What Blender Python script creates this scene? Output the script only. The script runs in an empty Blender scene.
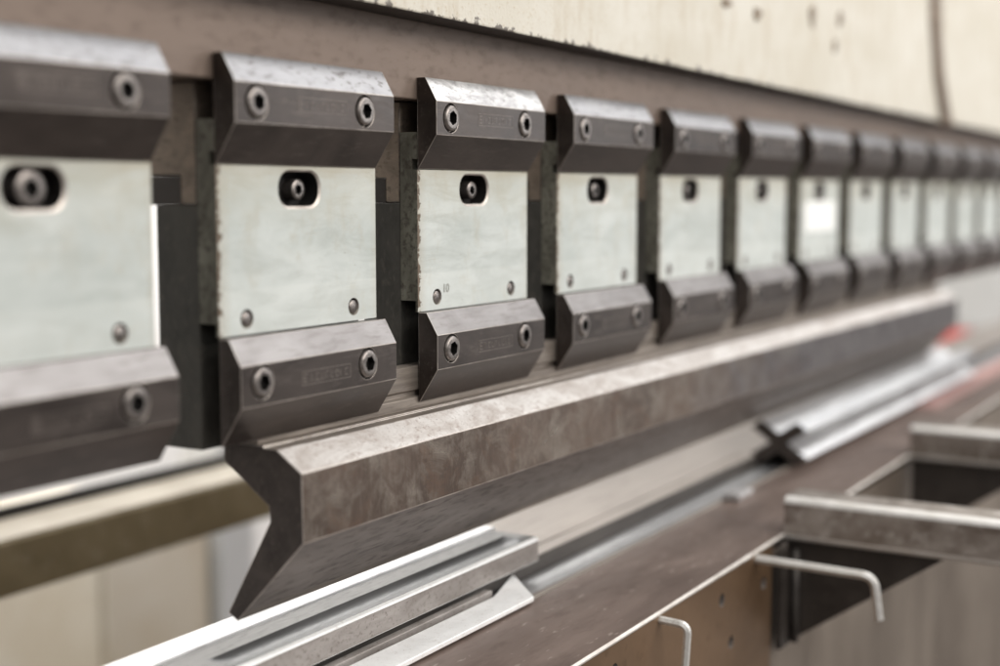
import bpy, bmesh, math, random
from mathutils import Vector, Matrix, Euler
from mathutils.geometry import tessellate_polygon
random.seed(7)
sc = bpy.context.scene
C = sc.collection
ZC = 1.35                       # camera height above the workshop floor

# ------------------------------------------------------------------ materials
class N:
    def __init__(s, name):
        s.m = bpy.data.materials.new(name); s.m.use_nodes = True
        s.t = s.m.node_tree; s.t.nodes.clear()
        s.out = s.t.nodes.new('ShaderNodeOutputMaterial')
        s.b = s.t.nodes.new('ShaderNodeBsdfPrincipled')
        s.t.links.new(s.b.outputs[0], s.out.inputs[0])
        g = s.t.nodes.new('ShaderNodeNewGeometry'); s.pos = g.outputs['Position']
        c = s.t.nodes.new('ShaderNodeTexCoord'); s.obj = c.outputs['Object']
    def n(s, typ, **kw):
        x = s.t.nodes.new(typ)
        for k, v in kw.items(): setattr(x, k, v)
        return x
    def link(s, a, b): s.t.links.new(a, b)
    def noise(s, scale=(1,1,1), detail=6, rough=.6, dist=0.0, off=(0,0,0), vec=None, rot=(0,0,0)):
        mp = s.n('ShaderNodeMapping'); mp.inputs['Scale'].default_value = scale
        mp.inputs['Location'].default_value = off; mp.inputs['Rotation'].default_value = rot
        s.link(vec or s.pos, mp.inputs[0])
        no = s.n('ShaderNodeTexNoise'); no.inputs['Scale'].default_value = 1
        no.inputs['Detail'].default_value = detail; no.inputs['Roughness'].default_value = rough
        no.inputs['Distortion'].default_value = dist
        s.link(mp.outputs[0], no.inputs['Vector'])
        return no.outputs['Fac']
    def rng(s, x, a, b, c=0.0, d=1.0):
        r = s.n('ShaderNodeMapRange'); r.inputs[1].default_value = a; r.inputs[2].default_value = b
        r.inputs[3].default_value = c; r.inputs[4].default_value = d
        s.link(x, r.inputs[0]); return r.outputs[0]
    def mix(s, f, a, b):
        m = s.n('ShaderNodeMix', data_type='RGBA')
        for inp, v in ((m.inputs[0], f), (m.inputs[6], a), (m.inputs[7], b)):
            if isinstance(v, (int, float)): inp.default_value = v
            elif isinstance(v, tuple): inp.default_value = (*v, 1)
            else: s.link(v, inp)
        return m.outputs[2]
    def math(s, op, a, b=0.0):
        m = s.n('ShaderNodeMath', operation=op)
        for i, v in enumerate((a, b)):
            if isinstance(v, (int, float)): m.inputs[i].default_value = v
            else: s.link(v, m.inputs[i])
        return m.outputs[0]
    def set(s, col, rough, metal=0.0, bump=None, bs=.2, bd=.001):
        for k, v in (('Base Color', col), ('Roughness', rough), ('Metallic', metal)):
            if isinstance(v, tuple): s.b.inputs[k].default_value = (*v, 1)
            elif isinstance(v, (int, float)): s.b.inputs[k].default_value = v
            else: s.link(v, s.b.inputs[k])
        if bump is not None:
            bn = s.n('ShaderNodeBump'); bn.inputs['Strength'].default_value = bs; bn.inputs['Distance'].default_value = bd
            s.link(bump, bn.inputs['Height']); s.link(bn.outputs[0], s.b.inputs['Normal'])
        return s.m

def steel(name, c1, c2, c3=None, sc1=(30,30,30), sc2=(160,160,160), metal=.8, r=(.3,.5), f1=(.35,.65), f3=(.55,.72),
          bump=.15, off=(0,0,0), speck=None, dist=.6, rot=(0,0,0)):
    s = N(name)
    a = s.noise(sc1, 6, .62, dist, off, rot=rot); b = s.noise(sc2, 5, .6, .2, off)
    col = s.mix(s.rng(a, *f1), c1, c2)
    if c3: col = s.mix(s.math('MULTIPLY', s.rng(b, *f3), .8), col, c3)
    if speck:
        e = s.noise((sc2[0]*2.6, sc2[1]*2.6, sc2[2]*2.6), 3, .5, 0, (3,1,7))
        col = s.mix(s.rng(e, .66, .72), col, speck)
    rg = s.math('ADD', s.rng(a, .3, .7, r[0], r[1]), s.math('MULTIPLY', s.rng(b, .3, .7), .10))
    fine = s.noise((sc2[0]*4, sc2[1]*4, sc2[2]*4), 3, .6)
    return s.set(col, rg, metal, s.math('ADD', s.math('MULTIPLY', b, .6), s.math('MULTIPLY', fine, .5)), bump, .0006)

M = {}
M['clamp'] = steel('blackened_steel', (.045,.036,.032), (.084,.068,.060), (.115,.097,.086), sc1=(14,30,30), sc2=(60,340,340), metal=.6, r=(.26,.38), speck=None)
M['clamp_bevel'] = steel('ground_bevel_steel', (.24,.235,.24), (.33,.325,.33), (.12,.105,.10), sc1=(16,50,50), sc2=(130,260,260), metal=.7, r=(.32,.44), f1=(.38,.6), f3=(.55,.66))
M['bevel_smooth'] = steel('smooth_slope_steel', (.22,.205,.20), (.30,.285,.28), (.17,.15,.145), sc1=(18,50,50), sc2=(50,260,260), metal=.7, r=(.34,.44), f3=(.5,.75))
M['wear'] = steel('worn_bright_edge', (.26,.22,.195), (.58,.53,.48), None, sc1=(40,40,40), sc2=(200,200,200), metal=.7, r=(.32,.45), f1=(.3,.7))
M['hole'] = N('near_black').set((.012,.010,.009), .6, .2)  # plain near-black for hole interiors and the guide rail
M['screw'] = steel('plated_screw_steel', (.17,.15,.138), (.32,.29,.27), (.10,.082,.074), sc1=(220,220,220), sc2=(700,700,700), metal=.9, r=(.26,.38))
M['socket'] = N('socket_black').set((.02,.018,.017), .5, .4)
M['body'] = steel('dark_greased_steel', (.038,.036,.031), (.08,.075,.065), (.12,.11,.09), sc1=(60,60,30), sc2=(240,240,120), metal=.35, r=(.42,.6), f3=(.55,.75))
M['upbody'] = steel('brown_steel', (.17,.135,.105), (.29,.235,.185), (.10,.078,.06), sc1=(50,50,90), sc2=(200,200,300), metal=.4, r=(.4,.6))
M['ramsteel'] = steel('ram_brown_steel', (.175,.13,.104), (.235,.18,.147), (.125,.092,.073), sc1=(7,14,24), sc2=(70,120,150), metal=.45, r=(.42,.55), f1=(.3,.7), f3=(.52,.8), bump=.08)
M['punch_front'] = None

# stained front of the punch: rust brown with pale wiped patches, bluer towards its far end
s = N('stained_tool_steel')
a = s.noise((30,20,32), 10, .74, .7, rot=(0,.5,0)); b3 = s.noise((17,17,22), 6, .7, .5, (9,1,3)); b = s.noise((9,9,9), 4, .6, .8, (4,2,1)); c = s.noise((190,190,120), 4, .6, .6)
col = s.mix(s.rng(b, .40, .62), (.115,.085,.069), (.20,.152,.124))
col = s.mix(s.math('MULTIPLY', s.rng(a, .45, .64), .72), col, (.35,.305,.26))
col = s.mix(s.math('MULTIPLY', s.rng(b3, .53, .68), .55), col, (.21,.125,.085))
col = s.mix(s.math('MULTIPLY', s.rng(b3, .46, .34), .5), col, (.42,.375,.325))
col = s.mix(s.math('MULTIPLY', s.rng(c, .52, .74), .45), col, (.10,.07,.052))
sx = s.n('ShaderNodeSeparateXYZ'); s.link(s.pos, sx.inputs[0])
hl = s.noise((420,420,45), 4, .65, .3, (2,9,4)); col = s.mix(s.math('MULTIPLY', s.rng(hl, .55, .75), .25), col, (.36,.32,.28)); col = s.mix(s.math('MULTIPLY', s.rng(hl, .46, .28), .28), col, (.085,.062,.05))
gx = s.math('ADD', s.rng(sx.outputs[0], 1.1, 1.55), s.rng(b, .35, .65, -.25, .25))
col = s.mix(s.math('MULTIPLY', s.rng(gx, .3, .8), .75), col, s.mix(s.rng(a, .45, .65), (.13,.125,.135), (.30,.29,.30)))
M['punch_front'] = s.set(col, s.rng(a, .35, .7, .36, .25), .66, s.math('ADD', hl, c), .08, .0006)

s = N('scaled_pale_steel')
a = s.noise((16,40,40), 7, .68, 1.0); c = s.noise((150,190,190), 5, .65, .6); e = s.noise((700,700,700), 2, .5)
col = s.mix(s.rng(a, .36, .6), (.38,.33,.295), (.62,.59,.56))
col = s.mix(s.math('MULTIPLY', s.rng(c, .52, .70), .65), col, (.23,.165,.13))
col = s.mix(s.math('MULTIPLY', s.rng(e, .64, .72), .7), col, (.10,.07,.055))
M['punch_top'] = s.set(col, s.rng(c, .3, .7, .32, .48), .4, s.math('ADD', c, s.math('MULTIPLY', e, .5)), .2, .0006)
M['punch_low'] = steel('scratched_dark_steel', (.15,.128,.116), (.245,.215,.198), (.085,.07,.063), sc1=(16,60,60), sc2=(60,260,260), metal=.5, r=(.40,.52), rot=(0,.5,0), f3=(.52,.68))
M['punch_end'] = steel('dark_sawn_end', (.042,.033,.029), (.08,.065,.057), (.11,.088,.075), sc1=(60,60,60), sc2=(260,260,260), metal=.5, r=(.4,.55))
M['tang'] = steel('tang_steel', (.17,.142,.12), (.29,.25,.215), (.11,.085,.07), sc1=(12,140,190), sc2=(50,500,600), metal=.55, r=(.36,.5))
M['ground'] = steel('bright_ground_steel', (.50,.495,.50), (.66,.655,.655), (.36,.34,.33), sc1=(10,60,60), sc2=(60,420,420), metal=.8, r=(.28,.40))
M['greyground'] = steel('grey_ground_steel', (.10,.098,.095), (.15,.147,.143), (.07,.067,.063), sc1=(9,60,60), sc2=(70,380,380), metal=.75, r=(.3,.42))
M['silver'] = steel('silver_slide_steel', (.34,.34,.345), (.48,.48,.48), (.25,.245,.24), sc1=(4,50,50), sc2=(50,420,420), metal=.75, r=(.26,.38))
M['slot'] = steel('dark_slot_steel', (.075,.075,.075), (.12,.12,.12), None, sc1=(6,40,40), metal=.8, r=(.26,.34), bump=.0)  # darkened to stand in for the dark reflection inside the groove
M['dieface'] = steel('die_face_steel', (.24,.215,.198), (.38,.35,.33), (.14,.115,.10), sc1=(18,60,60), sc2=(220,320,320), metal=.55, r=(.36,.5), speck=(.11,.085,.075))
M['galv_and_glint'] = steel('zinc_sheet_and_glint', (.80,.80,.79), (.88,.88,.87), (.66,.64,.62), sc1=(40,40,40), sc2=(260,260,260), metal=.35, r=(.34,.46), speck=(.62,.57,.53))  # zinc sheet; on the die lip a highlight put into the colour
M['bedtop'] = steel('bed_brown_steel', (.15,.108,.09), (.25,.19,.163), (.115,.08,.066), sc1=(6,16,16), sc2=(26,90,90), metal=.5, r=(.30,.42), f3=(.5,.8), speck=(.36,.30,.26), bump=.04)
M['edgewear'] = steel('worn_cream_edge', (.58,.53,.48), (.78,.74,.69), None, sc1=(30,30,30), metal=.3, r=(.3,.45))
M['bedrail'] = steel('bed_rail_steel', (.195,.168,.147), (.295,.26,.23), (.14,.118,.10), sc1=(4,40,40), sc2=(14,200,200), metal=.5, r=(.34,.46))
M['beddark'] = steel('bed_dark_steel', (.06,.052,.048), (.10,.09,.082), None, sc1=(10,40,40), metal=.5, r=(.36,.5))
M['apron'] = steel('coppery_panel', (.165,.10,.056), (.25,.16,.097), (.11,.066,.037), sc1=(5,5,9), sc2=(60,60,60), metal=.6, r=(.26,.38), f1=(.3,.7), f3=(.58,.8), bump=.03)
M['apron_grey'] = steel('greyed_panel', (.16,.128,.102), (.27,.225,.185), None, sc1=(5,5,2.5), sc2=(30,30,9), metal=.6, r=(.38,.5), bump=.05)
M['tube'] = steel('tube_steel', (.27,.23,.20), (.48,.435,.40), (.60,.56,.53), sc1=(17,17,30), sc2=(90,90,90), metal=.75, r=(.26,.42), f1=(.4,.6), f3=(.54,.68))
M['tube_worn_glint'] = steel('tube_edge', (.80,.78,.75), (.9,.88,.86), None, sc1=(60,60,60), metal=.6, r=(.3,.42))  # worn tube corners, whitened further as a painted highlight line
M['black'] = steel('black_paint_and_shade', (.026,.020,.017), (.045,.036,.030), (.06,.048,.04), sc1=(30,30,30), sc2=(150,150,150), metal=.1, r=(.45,.6))  # bracket paint; also painted shade under the cream panels and in the notch
M['key'] = steel('hex_key_nickel', (.70,.68,.65), (.82,.80,.77), (.5,.44,.38), sc1=(120,120,120), sc2=(500,500,500), metal=.55, r=(.24,.36))
M['ochre'] = steel('ochre_paint', (.175,.135,.072), (.235,.185,.105), (.30,.25,.17), sc1=(14,14,14), sc2=(60,60,60), metal=0, r=(.4,.55))
M['ochretop'] = steel('pale_cream_top', (.22,.19,.145), (.34,.305,.25), None, sc1=(14,14,14), metal=0, r=(.4,.55))  # paler, creamier top face of the ochre beam

# old pale green-grey paint; edges chipped to brown steel
def paint(name, c1, c2, stain, xw, zlo, zhi):
    s = N(name)
    a = s.noise((13,13,26), 7, .66, .5); b = s.noise((60,60,34), 6, .7, .3); b2 = s.noise((16,16,70), 5, .7, .6, (7,3,2)); sc_ = s.noise((30,30,600), 3, .6, .2, (1,8,2), rot=(0,.15,0)); e = s.noise((240,240,240), 4, .7); g = s.noise((500,500,500), 3, .6, 0, (5,5,5))
    col = s.mix(s.rng(a, .35, .65), c1, c2)
    col = s.mix(s.math('MULTIPLY', s.rng(b, .54, .70), .5), col, stain)
    col = s.mix(s.math('MULTIPLY', s.rng(b2, .48, .66), .55), col, (.355,.375,.345))
    col = s.mix(s.math('MULTIPLY', s.rng(sc_, .66, .72), .35), col, (.38,.36,.30))
    x = s.n('ShaderNodeSeparateXYZ'); s.link(s.obj, x.inputs[0])
    col = s.mix(s.math('MULTIPLY', s.rng(x.outputs[2], -.022, .014), s.rng(b2, .30, .62, .1, .6)), col, (.46,.42,.31))
    col = s.mix(s.rng(x.outputs[2], -.0535, -.0550, 0, .22), col, (.70,.715,.68))
    d = s.math('MINIMUM', x.outputs[0], s.math('SUBTRACT', xw, x.outputs[0]))
    d = s.math('MINIMUM', d, s.math('SUBTRACT', zhi, x.outputs[2]))
    dl = s.math('MINIMUM', x.outputs[0], s.math('ADD', d, .0042))
    chip = s.math('SUBTRACT', s.math('MULTIPLY', s.rng(e, .3, .75), .0085), dl)
    col = s.mix(s.math('MULTIPLY', s.rng(dl, .012, .0), .40), col, (.36,.29,.19))
    col = s.mix(s.rng(chip, .0010, .0022), col, (.12,.085,.055))
    col = s.mix(s.math('MULTIPLY', s.rng(g, .70, .74), .6), col, (.22,.17,.12))
    h = s.math('ADD', s.math('MULTIPLY', b, .5), s.math('MULTIPLY', s.rng(chip, .0008, .0024), -1.5))
    return s.set(col, s.rng(b, .3, .7, .42, .56), 0.0, h, .25, .0006)
M['plate'] = paint('pale_green_grey_paint', (.435,.465,.44), (.56,.585,.56), (.42,.395,.32), .151, -.080, .016)
M['plateside'] = steel('grimy_plate_side', (.085,.08,.06), (.21,.205,.165), (.05,.04,.03), sc1=(60,60,34), sc2=(260,260,260), metal=.2, r=(.45,.6), f3=(.5,.64))

s = N('chipped_cream_paint')
a = s.noise((5,5,9), 6, .62, .4); b = s.noise((60,60,18), 5, .65, .2); e = s.noise((420,420,420), 2, .5)
col = s.mix(s.rng(a, .35, .65), (.56,.52,.435), (.65,.62,.55))
col = s.mix(s.math('MULTIPLY', s.rng(b, .50, .70), .60), col, (.47,.40,.30))
x = s.n('ShaderNodeSeparateXYZ'); s.link(s.obj, x.inputs[0])
c = s.noise((95,95,95), 5, .7)
chip = s.math('SUBTRACT', s.math('MULTIPLY', s.rng(c, .45, .75), .012), x.outputs[2])
col = s.mix(s.math('MULTIPLY', s.rng(e, .60, .70), .45), col, (.42,.33,.20))
col = s.mix(s.rng(chip, .0012, .0024), col, (.14,.12,.10))
M['cream'] = s.set(col, s.rng(b, .3, .7, .45, .6), 0, s.math('ADD', e, b), .25, .0008)
M['chipmark'] = steel('bare_chip', (.16,.12,.085), (.28,.22,.16), None, sc1=(90,90,90), metal=.1, r=(.5,.7))
M['seam'] = steel('grimy_seam', (.20,.15,.12), (.32,.25,.20), None, sc1=(20,20,60), metal=0, r=(.5,.7))
M['floor'] = steel('oily_concrete', (.06,.053,.048), (.09,.08,.072), (.045,.04,.036), sc1=(2,2,2), sc2=(14,14,14), metal=0, r=(.5,.7))
M['wall'] = steel('pale_plaster', (.74,.725,.70), (.80,.79,.775), (.68,.65,.61), sc1=(.9,.9,1.3), sc2=(7,7,7), metal=0, r=(.6,.75))
M['beige'] = steel('beige_enamel', (.64,.56,.44), (.74,.68,.58), None, sc1=(4,4,4), metal=0, r=(.45,.6))
M['bluegrey'] = steel('blue_grey_paint', (.60,.605,.60), (.67,.67,.665), None, sc1=(5,5,5), metal=0, r=(.45,.6))
M['white'] = steel('white_enamel', (.50,.495,.48), (.56,.555,.545), None, sc1=(4,4,4), metal=0, r=(.35,.5))
M['red'] = steel('red_enamel', (.55,.06,.06), (.65,.10,.09), None, sc1=(9,9,9), metal=0, r=(.35,.5))
M['pinkred'] = steel('faded_red_paint', (.27,.155,.14), (.33,.20,.18), None, sc1=(9,9,9), metal=0, r=(.4,.5))
M['paper'] = N('white_paper').set((.86,.86,.83), .45)
M['engrave'] = steel('engraved_bright', (.15,.125,.11), (.26,.225,.20), None, sc1=(500,500,500), metal=.6, r=(.4,.5))
M['stamp'] = N('stamped_shadow').set((.30,.30,.27), .6)

# ------------------------------------------------------------------ mesh helpers
class MB:
    def __init__(s): s.v = []; s.f = []; s.mi = []; s.sm = []
    def add(s, vs, fs, mi=0, smooth=False):
        o = len(s.v); s.v += [Vector(v) for v in vs]
        for f in fs: s.f.append([i+o for i in f]); s.mi.append(mi if isinstance(mi, int) else mi(f)); s.sm.append(smooth)
    def box(s, a, b, mi=0):
        (x0,y0,z0),(x1,y1,z1) = a, b
        s.add([(x0,y0,z0),(x1,y0,z0),(x1,y1,z0),(x0,y1,z0),(x0,y0,z1),(x1,y0,z1),(x1,y1,z1),(x0,y1,z1)],
              [(0,3,2,1),(4,5,6,7),(0,1,5,4),(1,2,6,5),(2,3,7,6),(3,0,4,7)], mi)
    def prism(s, prof, x0, x1, mats=None, end=0, skip=()):
        """profile of (y,z) points, extruded along x; mats = material index per profile edge"""
        n = len(prof); mats = mats or [0]*n
        vs = [(x0,y,z) for y,z in prof]+[(x1,y,z) for y,z in prof]
        for i in range(n):
            if i in skip: continue
            j = (i+1) % n
            s.add([vs[i],vs[j],vs[n+j],vs[n+i]], [(0,1,2,3)], mats[i])
        for x in (x0, x1):
            pts = [Vector((x,y,z)) for y,z in prof]
            s.add(pts, tessellate_polygon([pts]), end)
    def holed(s, outer, holes, P, depth, mi=0, wall=None, floor=None, inner=None, cd=.0009, cm=0):
        """flat outline with holes: outer/holes are 2D lists, P(u,v,d) maps to 3D (d = depth behind the face)"""
        loops = [outer]+holes
        pl = [[Vector((u,v,0)) for u,v in l] for l in loops]
        flat = [P(u,v,0) for l in loops for u,v in l]
        s.add(flat, tessellate_polygon(pl), mi)
        for k, l in enumerate(holes):
            dp = depth[k] if isinstance(depth, (list,tuple)) else depth
            n = len(l); d0 = 0
            if inner:
                l2 = inner[k]; d0 = cd
                s.add([P(u,v,0) for u,v in l]+[P(u,v,cd) for u,v in l2], [(i,(i+1)%n,n+(i+1)%n,n+i) for i in range(n)], cm)
                l = l2
            vs = [P(u,v,d0) for u,v in l]+[P(u,v,dp) for u,v in l]
            s.add(vs, [(i,(i+1)%n,n+(i+1)%n,n+i) for i in range(n)], wall if wall is not None else mi)
            if floor is not None: s.add(vs[n:], [tuple(range(n))], floor)
    def lathe_y(s, c, prof, n=32, mi=0, smooth=True):
        """prof: list of (r, y) from outside to inside, around the y axis through c"""
        cx, cy, cz = c; vs = []
        for r, y in prof:
            for k in range(n):
                a = 2*math.pi*k/n; vs.append((cx+r*math.cos(a), cy+y, cz+r*math.sin(a)))
        fs = []
        for i in range(len(prof)-1):
            for k in range(n): fs.append((i*n+k, i*n+(k+1)%n, (i+1)*n+(k+1)%n, (i+1)*n+k))
        s.add(vs, fs, mi, smooth)
    def tube(s, path, r, n=6, mi=0, cap=True, smooth=False):
        path = [Vector(p) for p in path]; rings = []; up = Vector((1,0,0))
        for i, p in enumerate(path):
            t = (path[min(i+1,len(path)-1)]-path[max(i-1,0)]).normalized()
            a = (up - t*up.dot(t)).normalized(); b = t.cross(a)
            rings.append([p + a*r*math.cos(2*math.pi*k/n) + b*r*math.sin(2*math.pi*k/n) for k in range(n)])
        vs = [v for rg in rings for v in rg]
        fs = [(i*n+k, i*n+(k+1)%n, (i+1)*n+(k+1)%n, (i+1)*n+k) for i in range(len(path)-1) for k in range(n)]
        if cap: fs += [tuple(range(n)), tuple(range((len(path)-1)*n, len(path)*n))]
        s.add(vs, fs, mi, smooth)
    def build(s, name, mats, parent=None, org=None, bevel=0, wearslot=None, seg=2, angle=28, loc=None):
        if not isinstance(mats, (list,tuple)): mats = [mats]
        o0 = Vector(org) if org is not None else (Vector(parent['_o']) if parent else Vector((0,0,0)))
        me = bpy.data.meshes.new(name); bm = bmesh.new()
        vv = [bm.verts.new(v-o0) for v in s.v]
        for f, mi, sm in zip(s.f, s.mi, s.sm):
            if len(set(f)) < 3: continue
            try: fc = bm.faces.new([vv[i] for i in f])
            except ValueError: continue
            fc.material_index = mi; fc.smooth = sm
        bmesh.ops.remove_doubles(bm, verts=bm.verts[:], dist=1e-5)
        bmesh.ops.recalc_face_normals(bm, faces=bm.faces[:])
        bm.to_mesh(me); bm.free()
        for m in mats: me.materials.append(m)
        ob = bpy.data.objects.new(name, me); C.objects.link(ob)
        if parent: ob.parent = parent
        else: ob.location = o0 + Vector((0,0,ZC))
        if bevel:
            b = ob.modifiers.new('edge', 'BEVEL'); b.width = bevel; b.segments = seg; b.limit_method = 'ANGLE'
            b.angle_limit = math.radians(angle); b.harden_normals = False
            if wearslot is not None: b.material = wearslot
        return ob

def thing(name, label, cat, o, group=None):
    e = bpy.data.objects.new(name, None); C.objects.link(e); e.empty_display_size = .02
    e.location = Vector(o)+Vector((0,0,ZC)); e['_o'] = list(o); tag(e, label, cat, group); return e
def tag(e, label, cat, group=None):
    e['label'] = label; e['category'] = cat
    if group: e['group'] = group
def sub(parent, ob):
    """make ob (built around the same origin) a sub-part of parent"""
    ob.parent = parent; return ob
def circ(cx, cy, r, n=28): return [(cx+r*math.cos(2*math.pi*k/n), cy+r*math.sin(2*math.pi*k/n)) for k in range(n)]
def rrect(cx, cy, w, h, r, n=7):
    out = []
    for sx, sy, a0 in ((1,1,0),(-1,1,90),(-1,-1,180),(1,-1,270)):
        for k in range(n+1):
            a = math.radians(a0+90*k/n); out.append((cx+sx*(w/2-r)+r*math.cos(a), cy+sy*(h/2-r)+r*math.sin(a)))
    return out
def hexa(cx, cy, r, a0=0): return [(cx+r*math.cos(math.radians(a0+60*k)), cy+r*math.sin(math.radians(a0+60*k))) for k in range(6)]

# ------------------------------------------------------------------ one tool holder (local origin: x0, plate front, optical height)
PIT = .1975; X0 = .776; YP = .5235; W = .1490
def screw(name, cx, cz, y, r, proud, hexr, parent, kind='button'):
    """socket screw seen from -y; y = face it sits on"""
    m = MB()
    if kind == 'button':
        prof = [(r, .0035),(r, -proud*.25),(r*.965, -proud*.65),(r*.90, -proud*.9),(r*.82, -proud),(r*.64, -proud*.98)]
    else:
        prof = [(r, .006),(r, -proud*.8),(r*.92, -proud),(r*.56, -proud)]
    m.lathe_y((cx, y, cz), prof, 36)
    rin = prof[-1][0]; ring = circ(cx, cz, rin, 36); hx = hexa(cx, cz, hexr, random.uniform(0, 60))
    m.holed(ring, [hx], lambda u,v,d: (u, y-proud+d, v), .0045, 0, wall=1, floor=1)
    c0 = (cx, y, cz); ob = m.build(name, [M['screw'], M['socket']], parent, org=c0)
    ob.location = Vector(c0)-Vector(parent['_o']); return ob

def engraving(cx, cz, y, parent, slope=0):
    m = MB(); t = .00012
    def bar(x0, z0, x1, z1): m.box((cx+x0, y-t, cz+z0), (cx+x1, y+.0004, cz+z1))
    w, h, l = .0235, .0042, .00032
    bar(-w, h-l, w, h); bar(-w, -h, w, -h+l); bar(-w, -h+l, -w+l, h-l); bar(w-l, -h+l, w, h-l)
    x = -w+.0016                                         # a square E at the left, then worn unreadable strokes
    bar(x, -.0026, x+.0005, .0026); bar(x+.0005, .0021, x+.0034, .0026); bar(x+.0005, -.00025, x+.0028, .00025); bar(x+.0005, -.0026, x+.0034, -.0021)
    rr = random.Random(3)
    for k in range(8):
        x0 = -w+.0085+k*.0047
        bar(x0, -.0022, x0+.00035, .0020)
        if k % 2: bar(x0+.00035, .0016, x0+.0026, .0020)
        if k % 3: bar(x0+.00035, -.0022, x0+.0024, -.0018)
        if k in (2, 5): bar(x0+.0026, -.0018, x0+.00295, .0016)
    return m.build('engraved_mark', M['engrave'], parent)

def clamp(name, zt, zc, zf, zb, ytop, root, screws_z, mark_z):
    """hexagonal clamp bar: back on the plate plane, bevelled top and underside"""
    yb, yf = YP-.0004, .5078
    prof = [(yb, zt), (ytop, zt), (yf, zc), (yf, zf), (yb-.0006, zb), (yb, zb)]
    m = MB(); x0, x1 = X0, X0+W
    mats = [0, 1, 0, 0, 0, 0]
    m.prism(prof, x0, x1, mats, skip=(2,))
    hs = [circ(X0+dx, screws_z, .0099) for dx in (.0177, .1180)]
    m.holed([(x0,zf),(x1,zf),(x1,zc),(x0,zc)], hs, lambda u,v,d: (u, yf+d, v), .004, 0, wall=2, floor=2)
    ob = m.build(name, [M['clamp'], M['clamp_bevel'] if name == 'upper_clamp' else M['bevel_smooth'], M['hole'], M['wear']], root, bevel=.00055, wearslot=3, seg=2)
    for dx in (.0177, .1180):
        sub(ob, screw('socket_screw', X0+dx, screws_z, yf+.0004, .0086, .0022, .0050, root))
    sub(ob, engraving(X0+.0765, mark_z, yf, root))
    return ob

root = thing('tool_holder', 'x', 'tool holder', (X0, YP, 0), 'tool holders clamped along the ram')
# front plate with slot and two pin holes
m = MB(); PX1 = X0+W
slot = rrect(X0+.0729, .0021, .0402, .0232, .0107); slot2 = rrect(X0+.0725, .0024, .0374, .0204, .0093)
pins = [circ(X0+.0238, -.0712, .0056), circ(X0+.1248, -.0712, .0056)]; pins2 = [circ(X0+.0238, -.0712, .0052), circ(X0+.1248, -.0712, .0052)]
outer = [(X0,-.080),(PX1,-.080),(PX1,.0156),(X0,.0156)]
m.holed(outer, [slot]+pins, lambda u,v,d: (u, YP+d, v), [.0125,.0028,.0028], 0, wall=2, floor=2, inner=[slot2]+pins2, cd=.0008, cm=3)
# sides, back and the thinner upper tongue behind the upper clamp
yb = YP+.0138
def side(x):
    pts = [Vector((x,y,z)) for y,z in ((YP,-.0725),(yb,-.0725),(yb,.0405),(YP+.0004,.0405),(YP+.0004,.0226),(YP+.0042,.0226),(YP+.0042,.0156),(YP,.0156))]
    m.add(pts, tessellate_polygon([pts]), 1)
side(X0); side(PX1)
m.add([(X0,YP,.0156),(PX1,YP,.0156),(PX1,YP+.0042,.0156),(X0,YP+.0042,.0156)], [(0,1,2,3)], 1)
m.add([(X0,YP+.0042,.0156),(PX1,YP+.0042,.0156),(PX1,YP+.0042,.0226),(X0,YP+.0042,.0226)], [(0,1,2,3)], 1)
m.add([(X0,YP+.0042,.0226),(PX1,YP+.0042,.0226),(PX1,YP+.0004,.0226),(X0,YP+.0004,.0226)], [(0,1,2,3)], 1)
m.add([(X0,YP+.0004,.0226),(PX1,YP+.0004,.0226),(PX1,YP+.0004,.0405),(X0,YP+.0004,.0405)], [(0,1,2,3)], 1)
m.add([(X0,YP+.0004,.0405),(PX1,YP+.0004,.0405),(PX1,yb,.0405),(X0,yb,.0405)], [(0,1,2,3)], 1)
m.add([(X0,YP,-.0725),(PX1,YP,-.0725),(PX1,yb,-.0725),(X0,yb,-.0725)], [(0,1,2,3)], 1)
m.box((X0+.0004,YP+.0006,-.080),(PX1-.0004,YP+.0020,-.0722), 1)
plate = m.build('front_plate', [M['plate'], M['plateside'], M['hole'], M['wear']], root)
sub(plate, screw('slot_screw', X0+.0772, .0020, YP+.0085, .0063, .004, .0034, root, 'cap'))
for px in (.0238, .1248):
    p = MB(); p.lathe_y((X0+px, YP+.0006, -.0714), [(.0043,.003),(.0043,0),(.0039,-.0004),(.0002,-.0004)], 24)
    sub(plate, p.build('set_pin', M['screw'], root))
# back body: dark lower block, brown upper block with a notch
m = MB(); m.box((X0+.0002, yb+.0003, -.1445), (PX1-.0002, .5684, -.0068))
m.build('body', [M['body']], root, bevel=.0003)
m = MB(); m.prism([(yb+.0005,-.0064),(.5492,-.0064),(.5492,.0098),(.5790,.0098),(.5790,.0610),(yb+.0005,.0610)], X0+.0002, PX1-.0002, None)
m.build('upper_block', [M['upbody'], M['tang']], root, bevel=.0009, wearslot=1)
m = MB(); m.box((X0+.0004, .5496, -.0067), (PX1-.0004, .5785, .0096)); m.build('notch_shade_fill', [M['black']], root)  # added black block standing in for shade inside the open notch
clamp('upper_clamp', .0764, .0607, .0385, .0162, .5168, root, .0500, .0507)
clamp('lower_clamp', -.0803, -.0951, -.1184, -.1412, .5165, root, -.1054, -.1075)

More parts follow.
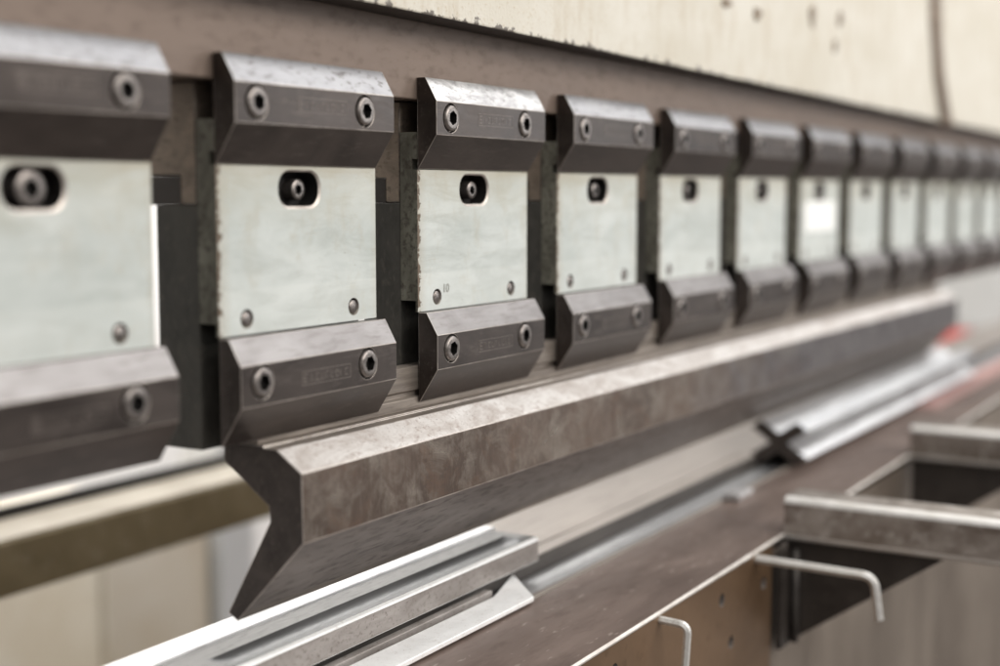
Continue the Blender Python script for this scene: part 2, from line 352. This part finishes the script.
def copy_tree(o, parent=None):
    c = o.copy(); C.objects.link(c); c.parent = parent
    for ch in list(o.children): copy_tree(ch, c)
    return c
LAB = {
 -1: 'foremost tool holder cut off by the left picture edge, its slot screw broad and dark',
  0: 'second tool holder from the left, just above the sawn near end of the long punch',
  1: 'third tool holder from the left, its upper clamp slope scuffed white and blotched',
  2: 'fourth tool holder from the left, over the end of the short grooved die',
  3: 'fifth tool holder from the left, softly blurred with its two lower screws still readable',
  4: 'sixth tool holder from the left, directly before the one with the white sticker',
  5: 'tool holder with a square white sticker on its pale front plate',
  6: 'blurred tool holder directly behind the one with the white sticker',
  7: 'blurred tool holder second behind the one with the white sticker',
  8: 'blurred tool holder above the far end of the long punch',
  9: 'blurred tool holder third from the right picture edge, past the far end of the punch',
 10: 'blurred tool holder second from the right picture edge',
 11: 'farthest tool holder, cut off by the right picture edge'}
holders = {}
for n in range(-1, 12):
    r = root if n == 1 else copy_tree(root)
    r.location = (X0+PIT*(n-1), YP, ZC); r['label'] = LAB[n]; holders[n] = r
rs = random.Random(5)
for n, r in holders.items():
    r.location.x += rs.uniform(-.0006,.0006)*(n != 1)
    for ch in r.children:
        if 'clamp' in ch.name and n != 1: ch.location.x += rs.uniform(-.0008,.0008); ch.location.z += rs.uniform(-.0005,.0005)
        for g in ch.children:
            if 'screw' in g.name: g.rotation_euler = (0, rs.uniform(0, 6.28), 0)
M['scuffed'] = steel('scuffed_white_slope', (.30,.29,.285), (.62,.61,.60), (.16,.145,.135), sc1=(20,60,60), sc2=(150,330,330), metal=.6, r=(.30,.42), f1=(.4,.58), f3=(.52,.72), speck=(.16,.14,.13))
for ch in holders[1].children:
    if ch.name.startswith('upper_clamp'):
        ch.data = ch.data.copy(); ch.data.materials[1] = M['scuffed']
# details only one holder has
for ch in holders[-1].children:
    if ch.name.startswith('front_plate'):
        for g in ch.children:
            if g.name.startswith('slot_screw'): g.scale = (1.45, 1, 1.45); g.location.x -= .002
m = MB(); xs = X0+PIT*4
m.box((xs+.020, YP-.0004, -.046), (xs+.135, YP-.0001, -.010)); m.build('paper_sticker', M['paper'], holders[5], org=(xs, YP, 0))
cu = bpy.data.curves.new('stamped_number', 'FONT'); cu.body = '10'; cu.size = .0085; cu.extrude = .0001
to = bpy.data.objects.new('stamped_number', cu); C.objects.link(to)
dg = bpy.context.evaluated_depsgraph_get(); me = bpy.data.meshes.new_from_object(to.evaluated_get(dg))
bpy.data.objects.remove(to); me.materials.clear(); me.materials.append(M['stamp'])
to = bpy.data.objects.new('stamped_number', me); C.objects.link(to); to.parent = holders[1]
to.rotation_euler = (math.pi/2, 0, 0); to.location = (.0305, -.0002, -.0685)

# ------------------------------------------------------------------ press ram
ram = thing('press_ram', 'upper beam of the press, chipped cream panel above a bare brown steel bar', 'press ram', (.2, .497, .110))
m = MB(); m.prism([(.5235,.0617),(.5235,.30),(.575,.30),(.575,.0617)], -.1, 3.6, [0]*4)
m.build('clamping_bar', [M['ramsteel'], M['wear']], ram, bevel=.001)
m = MB(); m.box((.2,.497,.110),(2.105,.5225,.62), lambda f: 2 if f == (0,3,2,1) else 0)  # underside coloured black in place of the shade beneath the panel
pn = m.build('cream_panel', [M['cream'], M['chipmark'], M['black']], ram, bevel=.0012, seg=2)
m = MB(); m.box((2.112,.4965,.110),(3.7,.5225,.62), lambda f: 2 if f == (0,3,2,1) else 0)  # same painted shade on this underside
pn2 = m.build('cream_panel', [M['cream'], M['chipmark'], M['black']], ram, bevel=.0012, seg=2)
for p in (pn, pn2):
    p.rotation_euler = (0, math.radians(.30), 0); p.location = (0,0,.0055)
m = MB(); m.tube([(2.03,.4966,.40),(2.05,.4966,.25),(2.085,.4966,.17),(2.13,.4966,.12),(2.15,.4966,.104)], .012, 8)
sm = m.build('sealant_strip', M['seam'], ram)
rr = random.Random(11)
for (x, z, w, h) in ((1.364,.1803,.020,.007),(1.282,.1818,.022,.005),(1.539,.197,.014,.015),(1.643,.2055,.016,.010),(1.626,.173,.012,.010)):
    m = MB(); nn = 11
    pts = [(x*.984+w*.72*math.cos(2*math.pi*k/nn)*rr.uniform(.55,1.2), .4958, z*.984+h*.85*math.sin(2*math.pi*k/nn)*rr.uniform(.55,1.25)) for k in range(nn)]
    bk = [(a, .4974, c) for a, b, c in pts]
    m.add(pts+bk, [tuple(range(nn))]+[(k,(k+1)%nn,nn+(k+1)%nn,nn+k) for k in range(nn)])
    m.build('paint_chip', M['chipmark'], ram)

# ------------------------------------------------------------------ long punch held by the lower clamps
punch = thing('bending_punch', 'long stained gooseneck punch hanging in the lower clamps, its dark cut end facing left', 'punch', (.61, .53, -.145))
prof = [(.549,-.1452),(.5492,-.1565),(.5160,-.1800),(.5152,-.1890),(.5480,-.2475),(.5410,-.2520),(.5362,-.2468),(.4908,-.1990),(.4915,-.1585),(.5095,-.1464),(.5190,-.1464),(.5195,-.1449)]
m = MB(); m.prism(prof, .61, 2.25, [2,2,2,2,1,6,1,0,3,6,6,6], end=4)
# mats: 0 front,1 lower,2 back,3 top,4 end
for i in range(len(m.mi)): pass
pb = m.build('blade', [M['punch_front'], M['punch_low'], M['punch_end'], M['punch_top'], M['punch_end'], M['wear'], M['tang']], punch, bevel=.0005, wearslot=5)
m = MB(); m.prism([(.5368,-.1449),(.5368,-.1158),(.5239,-.1158),(.5239,-.1318),(.5270,-.1330),(.5270,-.1360),(.5239,-.1372),(.5239,-.1449)], .6105, 2.2495, None)
m.build('tang', [M['tang'], M['wear']], punch, bevel=.0005)
punch.rotation_euler = (0, math.radians(.22), 0)

# ------------------------------------------------------------------ short grooved die under the punch tip
die = thing('grooved_die', 'short bright die with a long rounded slot, lying under the punch tip', 'die', (.4, .555, -.29))
x0, x1 = .20, .9416
m = MB()
g0, g1, nx, ny, D = .588, .930, 120, 14, .0042
ya, yb2 = .5242, .5468
for xa, xb in ((x0, g0), (g1, x1)): m.add([(xa,ya,-.2705),(xb,ya,-.2705),(xb,yb2,-.2705),(xa,yb2,-.2705)], [(0,1,2,3)], 1)
gv = []
for i in range(nx+1):
    x = g0+(g1-g0)*i/nx; u = min(1, min(x-g0, g1-x)/.018); ee = math.sqrt(max(0, 1-(1-u)**2))
    for j in range(ny+1):
        t = j/ny; w_ = min(1, min(t, 1-t)*2/.9); gv.append((x, ya+(yb2-ya)*t, -.2705-D*ee*math.sin(w_*math.pi/2)**.8))
m.add(gv, [(i*(ny+1)+j, (i+1)*(ny+1)+j, (i+1)*(ny+1)+j+1, i*(ny+1)+j+1) for i in range(nx) for j in range(ny)], 2, True)
m.add([(x0,.5215,-.2720),(x1,.5215,-.2720),(x1,.5242,-.2705),(x0,.5242,-.2705)], [(0,1,2,3)], 3)  # front lip coloured near white to imitate a highlight
m.add([(x0,.5468,-.2705),(x1,.5468,-.2705),(x1,.5648,-.2705),(x0,.5648,-.2705)], [(0,1,2,3)], 1)
m.prism([(.5242,-.2705),(.5215,-.2720),(.5215,-.2897),(.5648,-.2897),(.5648,-.2705)], x0, x1, [3,0,0,0,1], skip=(0,4))
m.build('die_block', [M['dieface'], M['greyground'], M['slot'], M['galv_and_glint']], die, bevel=.0009, wearslot=3)
m = MB(); m.prism([(.5652,-.2897),(.5652,-.2690),(.588,-.2690),(.588,-.2897)], x0, x1+.006, None)
m.build('ground_strip', [M['ground']], die, bevel=.0006)
m = MB(); m.prism([(.5148,-.2987),(.5219,-.2987),(.5219,-.2925),(.5155,-.2925)], x0, .86, None)
m.build('foot_strip', [M['dieface']], die, bevel=.0005)

# bright sheet strip lying in front of the die
m = MB(); zt = -.2942
out = [(.20,.5145),(.8525,.5098),(.9130,.5285),(.8674,.4843),(.20,.4862)]
top = [Vector((a,b,zt)) for a,b in out]; bot = [Vector((a,b,zt-.0036)) for a,b in out]; n = len(out)
m.add(top+bot, [tuple(t) for t in tessellate_polygon([top])]+[tuple(q+n for q in t) for t in tessellate_polygon([top])]+[(k,(k+1)%n,n+(k+1)%n,n+k) for k in range(n)])
o = m.build('sheet_strip', [M['galv_and_glint'], M['ground']], None, org=(.6,.5,zt-.0036), bevel=.0006)
tag(o, 'bright zinc sheet strip with a flared pointed end, lying in front of the slotted die', 'metal strip')

# far star-shaped die
star = thing('star_die', 'blurred star shaped die with bright ground grooves, its dark end beside the long punch', 'die', (1.458, .503, -.2984))
cy, cz, h, q = .5055, -.2740, .0330, .0105
pr = []
for k in range(4):
    a = math.radians(45+90*k)
    for dy, dz in (((1,.62),(.62,1)) if k == 0 else ((-.62,1),(-1,.62)) if k == 1 else ((-1,-.62),(-.62,-1)) if k == 2 else ((.62,-1),(1,-.62))):
        pr.append((cy+h*dy, cz+.0244/.0330*h*dz))
    b = math.radians(90+90*k); pr.append((cy+q*math.cos(b), cz+q*math.sin(b)))
m = MB(); m.prism(pr, 1.458, 2.30, [0,0,2,2,2,0,0,2,2,2,2,2], end=1)
m.build('star_profile', [M['ground'], M['punch_end'], M['silver']], star, bevel=.0006)

m = MB(); m.box((1.262,.476,-.2985),(1.30,.494,-.2925))
o = m.build('steel_stop', [M['ground']], None, org=(1.28,.485,-.2985), bevel=.001)
tag(o, 'small bright steel block sitting in the bed groove before the star die', 'steel block')
# ------------------------------------------------------------------ press bed
bed = thing('press_bed', 'brown steel lower bed of the press with a drilled coppery front panel', 'press bed', (1.0, .5, -ZC))
BX0, BX1 = .15, 3.6
m = MB(); m.box((BX0,.3972,-.3034),(BX1,.4915,-.3000)); m.build('top_plate', [M['bedtop'], M['edgewear']], bed, bevel=.0016, wearslot=1)
m = MB(); m.box((BX0,.4920,-.3125),(BX1,.4965,-.2988)); m.build('edge_strip', [M['bedrail'], M['ground']], bed, bevel=.0008)
m = MB(); m.prism([(.5000,-.3125),(.5000,-.3040),(.5292,-.3030),(.5292,-.3125)], BX0, BX1); m.build('grey_slide', [M['silver']], bed, bevel=.0006)
m = MB(); m.prism([(.5296,-.3125),(.5310,-.2900),(.6300,-.2900),(.6300,-.3125)], BX0, BX1, [1,0,0,0]); m.build('rear_rail', [M['bedrail'], M['beddark']], bed, bevel=.001)
m = MB(); m.prism([(.5460,-.2899),(.5465,-.2888),(.5492,-.2888),(.5500,-.2899)], .95, 1.455); m.build('rail_rib', [M['bedrail']], bed)
m = MB(); m.box((BX0,.4085,-.345),(BX1,.62,-.3129)); m.build('bed_core', [M['beddark']], bed)
# front panel with holes
holes = [circ(x, z, .0054, 20) for x, z in ((.8259,-.3225),(1.0214,-.3235),(1.0431,-.3640),(1.118,-.3330),(.62,-.3225),(.82,-.3640))]
m = MB(); m.holed([(BX0,-1.349),(1.138,-1.349),(1.138,-.3037),(BX0,-.3037)], holes, lambda u,v,d: (u, .3985+d, v), .0095, 0, wall=3, floor=2)
m.build('drilled_panel', [M['apron'], M['ground'], M['hole'], M['dieface']], bed, bevel=0)
m = MB(); m.box((1.1382,.404,-1.349),(1.66,.42,-.3129)); m.box((1.6602,.404,-1.349),(BX1,.42,-.3129))
m.build('grey_panel', [M['apron_grey']], bed, bevel=.001)
m = MB(); m.box((BX0,.4205,-1.349),(BX1,.62,-.3455)); m.build('bed_frame', [M['beddark']], bed)

# ------------------------------------------------------------------ support arms
def arm(x, label, full=True):
    r = thing('support_arm', label, 'support arm', (x, .398, -.306), 'square tube arms on the bed front')
    m = MB(); w = .045
    ro = rrect(x+w/2, -.2862, w, .0394, .0060, 4); ri = rrect(x+w/2, -.2862, w-.007, .0324, .003, 4)
    ya, yb_ = .3975, -.05
    for y in (ya, yb_): m.holed(ro, [ri], lambda u,v,d: (u, y + (d if y < 0 else -d), v), .03, 0, wall=1, floor=1)
    n = len(ro); m.add([(u,ya,v) for u,v in ro]+[(u,yb_,v) for u,v in ro], [(k,(k+1)%n,n+(k+1)%n,n+k) for k in range(n)], lambda f: 2 if f[0] % 5 in (0,1,2,3) and f[0] < n and (f[0] % 5) != 4 else 0)
    m.build('square_tube', [M['tube'], M['hole'], M['tube_worn_glint']], r)
    m = MB(); g = [(.3975,-.3062),(.2594,-.3062),(.392,-.3985),(.3975,-.3985)]
    m.prism(g, x+.010, x+.019, None); m.build('gusset', [M['black']], r, bevel=.0006)
    if not full: return r
    m = MB(); m.box((x-.017, .3925, -.400), (x+.0095, .3973, -.3150)); m.build('mounting_flange', [M['black']], r, bevel=.0006)
    m = MB(); m.tube([(x+.006,.388,-.314),(x+.006,.388,-.398)], .0035, 10, smooth=True); m.build('flange_edge_glint', [M['beddark']], r)  # added thin rod imitating the reflected line along the flange edge
    m = MB(); m.tube([(x+.010,.372,-.350),(x+.002,.372,-.350)], .007, 6); m.build('gusset_bolt', [M['beddark']], r, bevel=.0005)
    return r
arm(1.165, 'nearer square steel tube arm above the long hex key, worn bright along its edges')
arm(1.60, 'farther square steel tube arm at the right edge, its rounded corner catching the light', False)

# ------------------------------------------------------------------ hex keys hooked in the panel
def key(pts, r, bend, label):
    a, b, c = (Vector(p) for p in pts); path = [a, a.lerp(b,.5)]
    d0 = (b-a).normalized(); d1 = (c-b).normalized()
    for k in range(9):
        t = k/8; p0 = b-d0*bend; p2 = b+d1*bend
        path.append((1-t)**2*p0 + 2*t*(1-t)*b + t*t*p2)
    path.append(c)
    m = MB(); m.tube(path, r, 6)
    o = m.build('hex_key', [M['key'], M['wear']], None, org=tuple(b), bevel=.0003); tag(o, label, 'hex key', 'hex keys hooked on the bed front'); return o
key([(1.098,.4010,-.3072),(1.100,.2990,-.3092),(1.100,.2940,-.3445)], .0038, .010, 'longer bent hex key sticking out from the bed front below the tube arm')
key([(.900,.4010,-.3066),(.900,.3765,-.3076),(.900,.3785,-.3400)], .0030, .007, 'shorter bent hex key hooked in the drilled panel near the lower picture edge')

# ------------------------------------------------------------------ background
def st(name, a, b, mat, org):
    m = MB(); m.box(a, b); o = m.build(name, [mat], None, org=org); o['kind'] = 'structure'; return o
st('floor', (-4,-4,-ZC-.1), (9,4,-ZC), M['floor'], (2,0,-ZC))
w = st('wall', (-3,2.4,-ZC+.001), (9,2.5,1.6), M['wall'], (2,2.4,-ZC))
bg = thing('backgauge_beam', 'blurred ochre beam with pale cream top behind the press, left of the punch', 'beam', (1.2,1.2,-ZC))
m = MB(); m.box((.3,1.136,-.4110),(2.9,1.214,-.3525)); m.build('beam', [M['ochre']], bg, bevel=.003)
m = MB(); m.box((.3,1.138,-.3522),(2.9,1.213,-.3510)); m.build('beam_top', [M['ochretop']], bg)
m = MB(); m.box((.3,1.2145,-.372),(2.9,1.222,-.3395)); m.build('guide_rail', [M['hole']], bg)
for x in (.87, 2.7):
    m = MB(); m.box((x,1.15,-1.3495),(x+.05,1.21,-.4113)); m.build('leg', [M['beddark']], bg)
cab = thing('storage_cabinet', 'blurred beige cabinet standing behind the ochre beam', 'cabinet', (1.85,1.9,-ZC))
m = MB(); m.box((1.69,1.82,-1.349),(1.965,2.2,-.60)); m.build('carcass', [M['beige']], cab, bevel=.005)
m = MB(); m.box((1.70,1.808,-1.28),(1.955,1.819,-.62)); d = m.build('door', [M['beige']], cab, bevel=.003)
m = MB(); m.box((1.72,1.795,-1.05),(1.73,1.8075,-.95)); sub(d, m.build('handle', [M['bluegrey']], cab, bevel=.002))
m = MB(); m.box((1.985,1.80,-1.349),(2.085,1.90,.6)); o = m.build('steel_post', [M['bluegrey']], None, org=(2.05,1.85,-ZC), bevel=.004)
tag(o, 'blurred blue grey post beside the beige cabinet, seen left of the punch end', 'post')
wc = thing('white_cabinet', 'blurred white machine cabinet with red base panel beyond the far end of the punch', 'cabinet', (4.6,1.0,-ZC))
m = MB(); m.box((4.1,.35,-.392),(4.9,1.15,-.10)); m.build('housing', [M['white']], wc, bevel=.01)
m = MB(); m.box((4.1,.35,-1.349),(4.9,1.15,-.3923)); m.build('base', [M['red']], wc, bevel=.01)
m = MB(); m.box((1.95,.452,-.2997),(3.5,.4905,-.2965)); o = m.build('red_strip', [M['pinkred']], None, org=(2.5,.47,-.2997), bevel=.001)
tag(o, 'faded red flat strip lying on the bed beyond the star die', 'metal strip')

# ------------------------------------------------------------------ camera
cd = bpy.data.cameras.new('camera'); cam = bpy.data.objects.new('camera', cd); C.objects.link(cam); sc.camera = cam
cd.lens = 50.0; cd.sensor_width = 36; cd.sensor_fit = 'HORIZONTAL'; cd.clip_start = .02; cd.clip_end = 100
cam.location = (0,0,ZC); cam.rotation_euler = (math.radians(90-5.756), 0, math.radians(30.612-90))
cd.dof.use_dof = True; cd.dof.focus_distance = .92; cd.dof.aperture_fstop = 2.65; cd.dof.aperture_blades = 8

# ------------------------------------------------------------------ light: bright workshop ceiling plus added fill lights
w = bpy.data.worlds.new('World'); sc.world = w; w.use_nodes = True; t = w.node_tree
bgn = t.nodes['Background']; tc = t.nodes.new('ShaderNodeTexCoord'); sp = t.nodes.new('ShaderNodeSeparateXYZ'); rp = t.nodes.new('ShaderNodeValToRGB')
mr = t.nodes.new('ShaderNodeMapRange'); mr.inputs[1].default_value = -1; mr.inputs[2].default_value = 1
t.links.new(tc.outputs['Generated'], sp.inputs[0]); t.links.new(sp.outputs[2], mr.inputs[0]); t.links.new(mr.outputs[0], rp.inputs[0]); t.links.new(rp.outputs[0], bgn.inputs[0])
e = rp.color_ramp.elements; e[0].position = 0; e[0].color = (.03,.026,.023,1); e[1].position = 1; e[1].color = (1.1,1.09,1.07,1)
x = rp.color_ramp.elements.new(.48); x.color = (.165,.157,.152,1)
x = rp.color_ramp.elements.new(.66); x.color = (.43,.42,.42,1)
x = rp.color_ramp.elements.new(.78); x.color = (.85,.84,.82,1)
bgn.inputs[1].default_value = 1.0
def area(name, loc, target, size, power, col):
    l = bpy.data.lights.new(name, 'AREA'); l.shape = 'RECTANGLE'; l.size, l.size_y = size; l.energy = power; l.color = col
    o = bpy.data.objects.new(name, l); C.objects.link(o); o.location = loc
    o.rotation_euler = (Vector(target)-Vector(loc)).to_track_quat('-Z','Y').to_euler(); return o
area('ceiling_lamp', (1.6,-3.0,3.3), (1.3,.5,1.3), (4.0,1.6), 122, (1,.965,.92))
area('far_ceiling_lamp', (5.0,-.45,3.7), (5.0,-.35,0), (6.0,.35), 60, (.97,.98,1))
area('cabinet_fill_light', (3.0,-.9,2.9), (4.3,.8,1.1), (.9,.5), 5, (1,.98,.96))  # fill light added to brighten the white cabinet
area('window_light', (5.6,-2.9,1.75), (.8,.5,1.3), (1.3,1.5), 26, (.96,.98,1))  # unseen light added for soft glints on the clamp fronts
area('wall_fill_light', (2.0,1.65,2.7), (2.0,2.6,.9), (3,.6), 58, (1,.985,.96))  # fill light added and aimed to brighten the back wall
vs = sc.view_settings; sc.display_settings.display_device = 'sRGB'
vs.view_transform = 'Standard'; vs.look = 'None'; vs.exposure = 0.32; vs.gamma = 1
for o in list(bpy.data.objects):
    if '_o' in o: del o['_o']
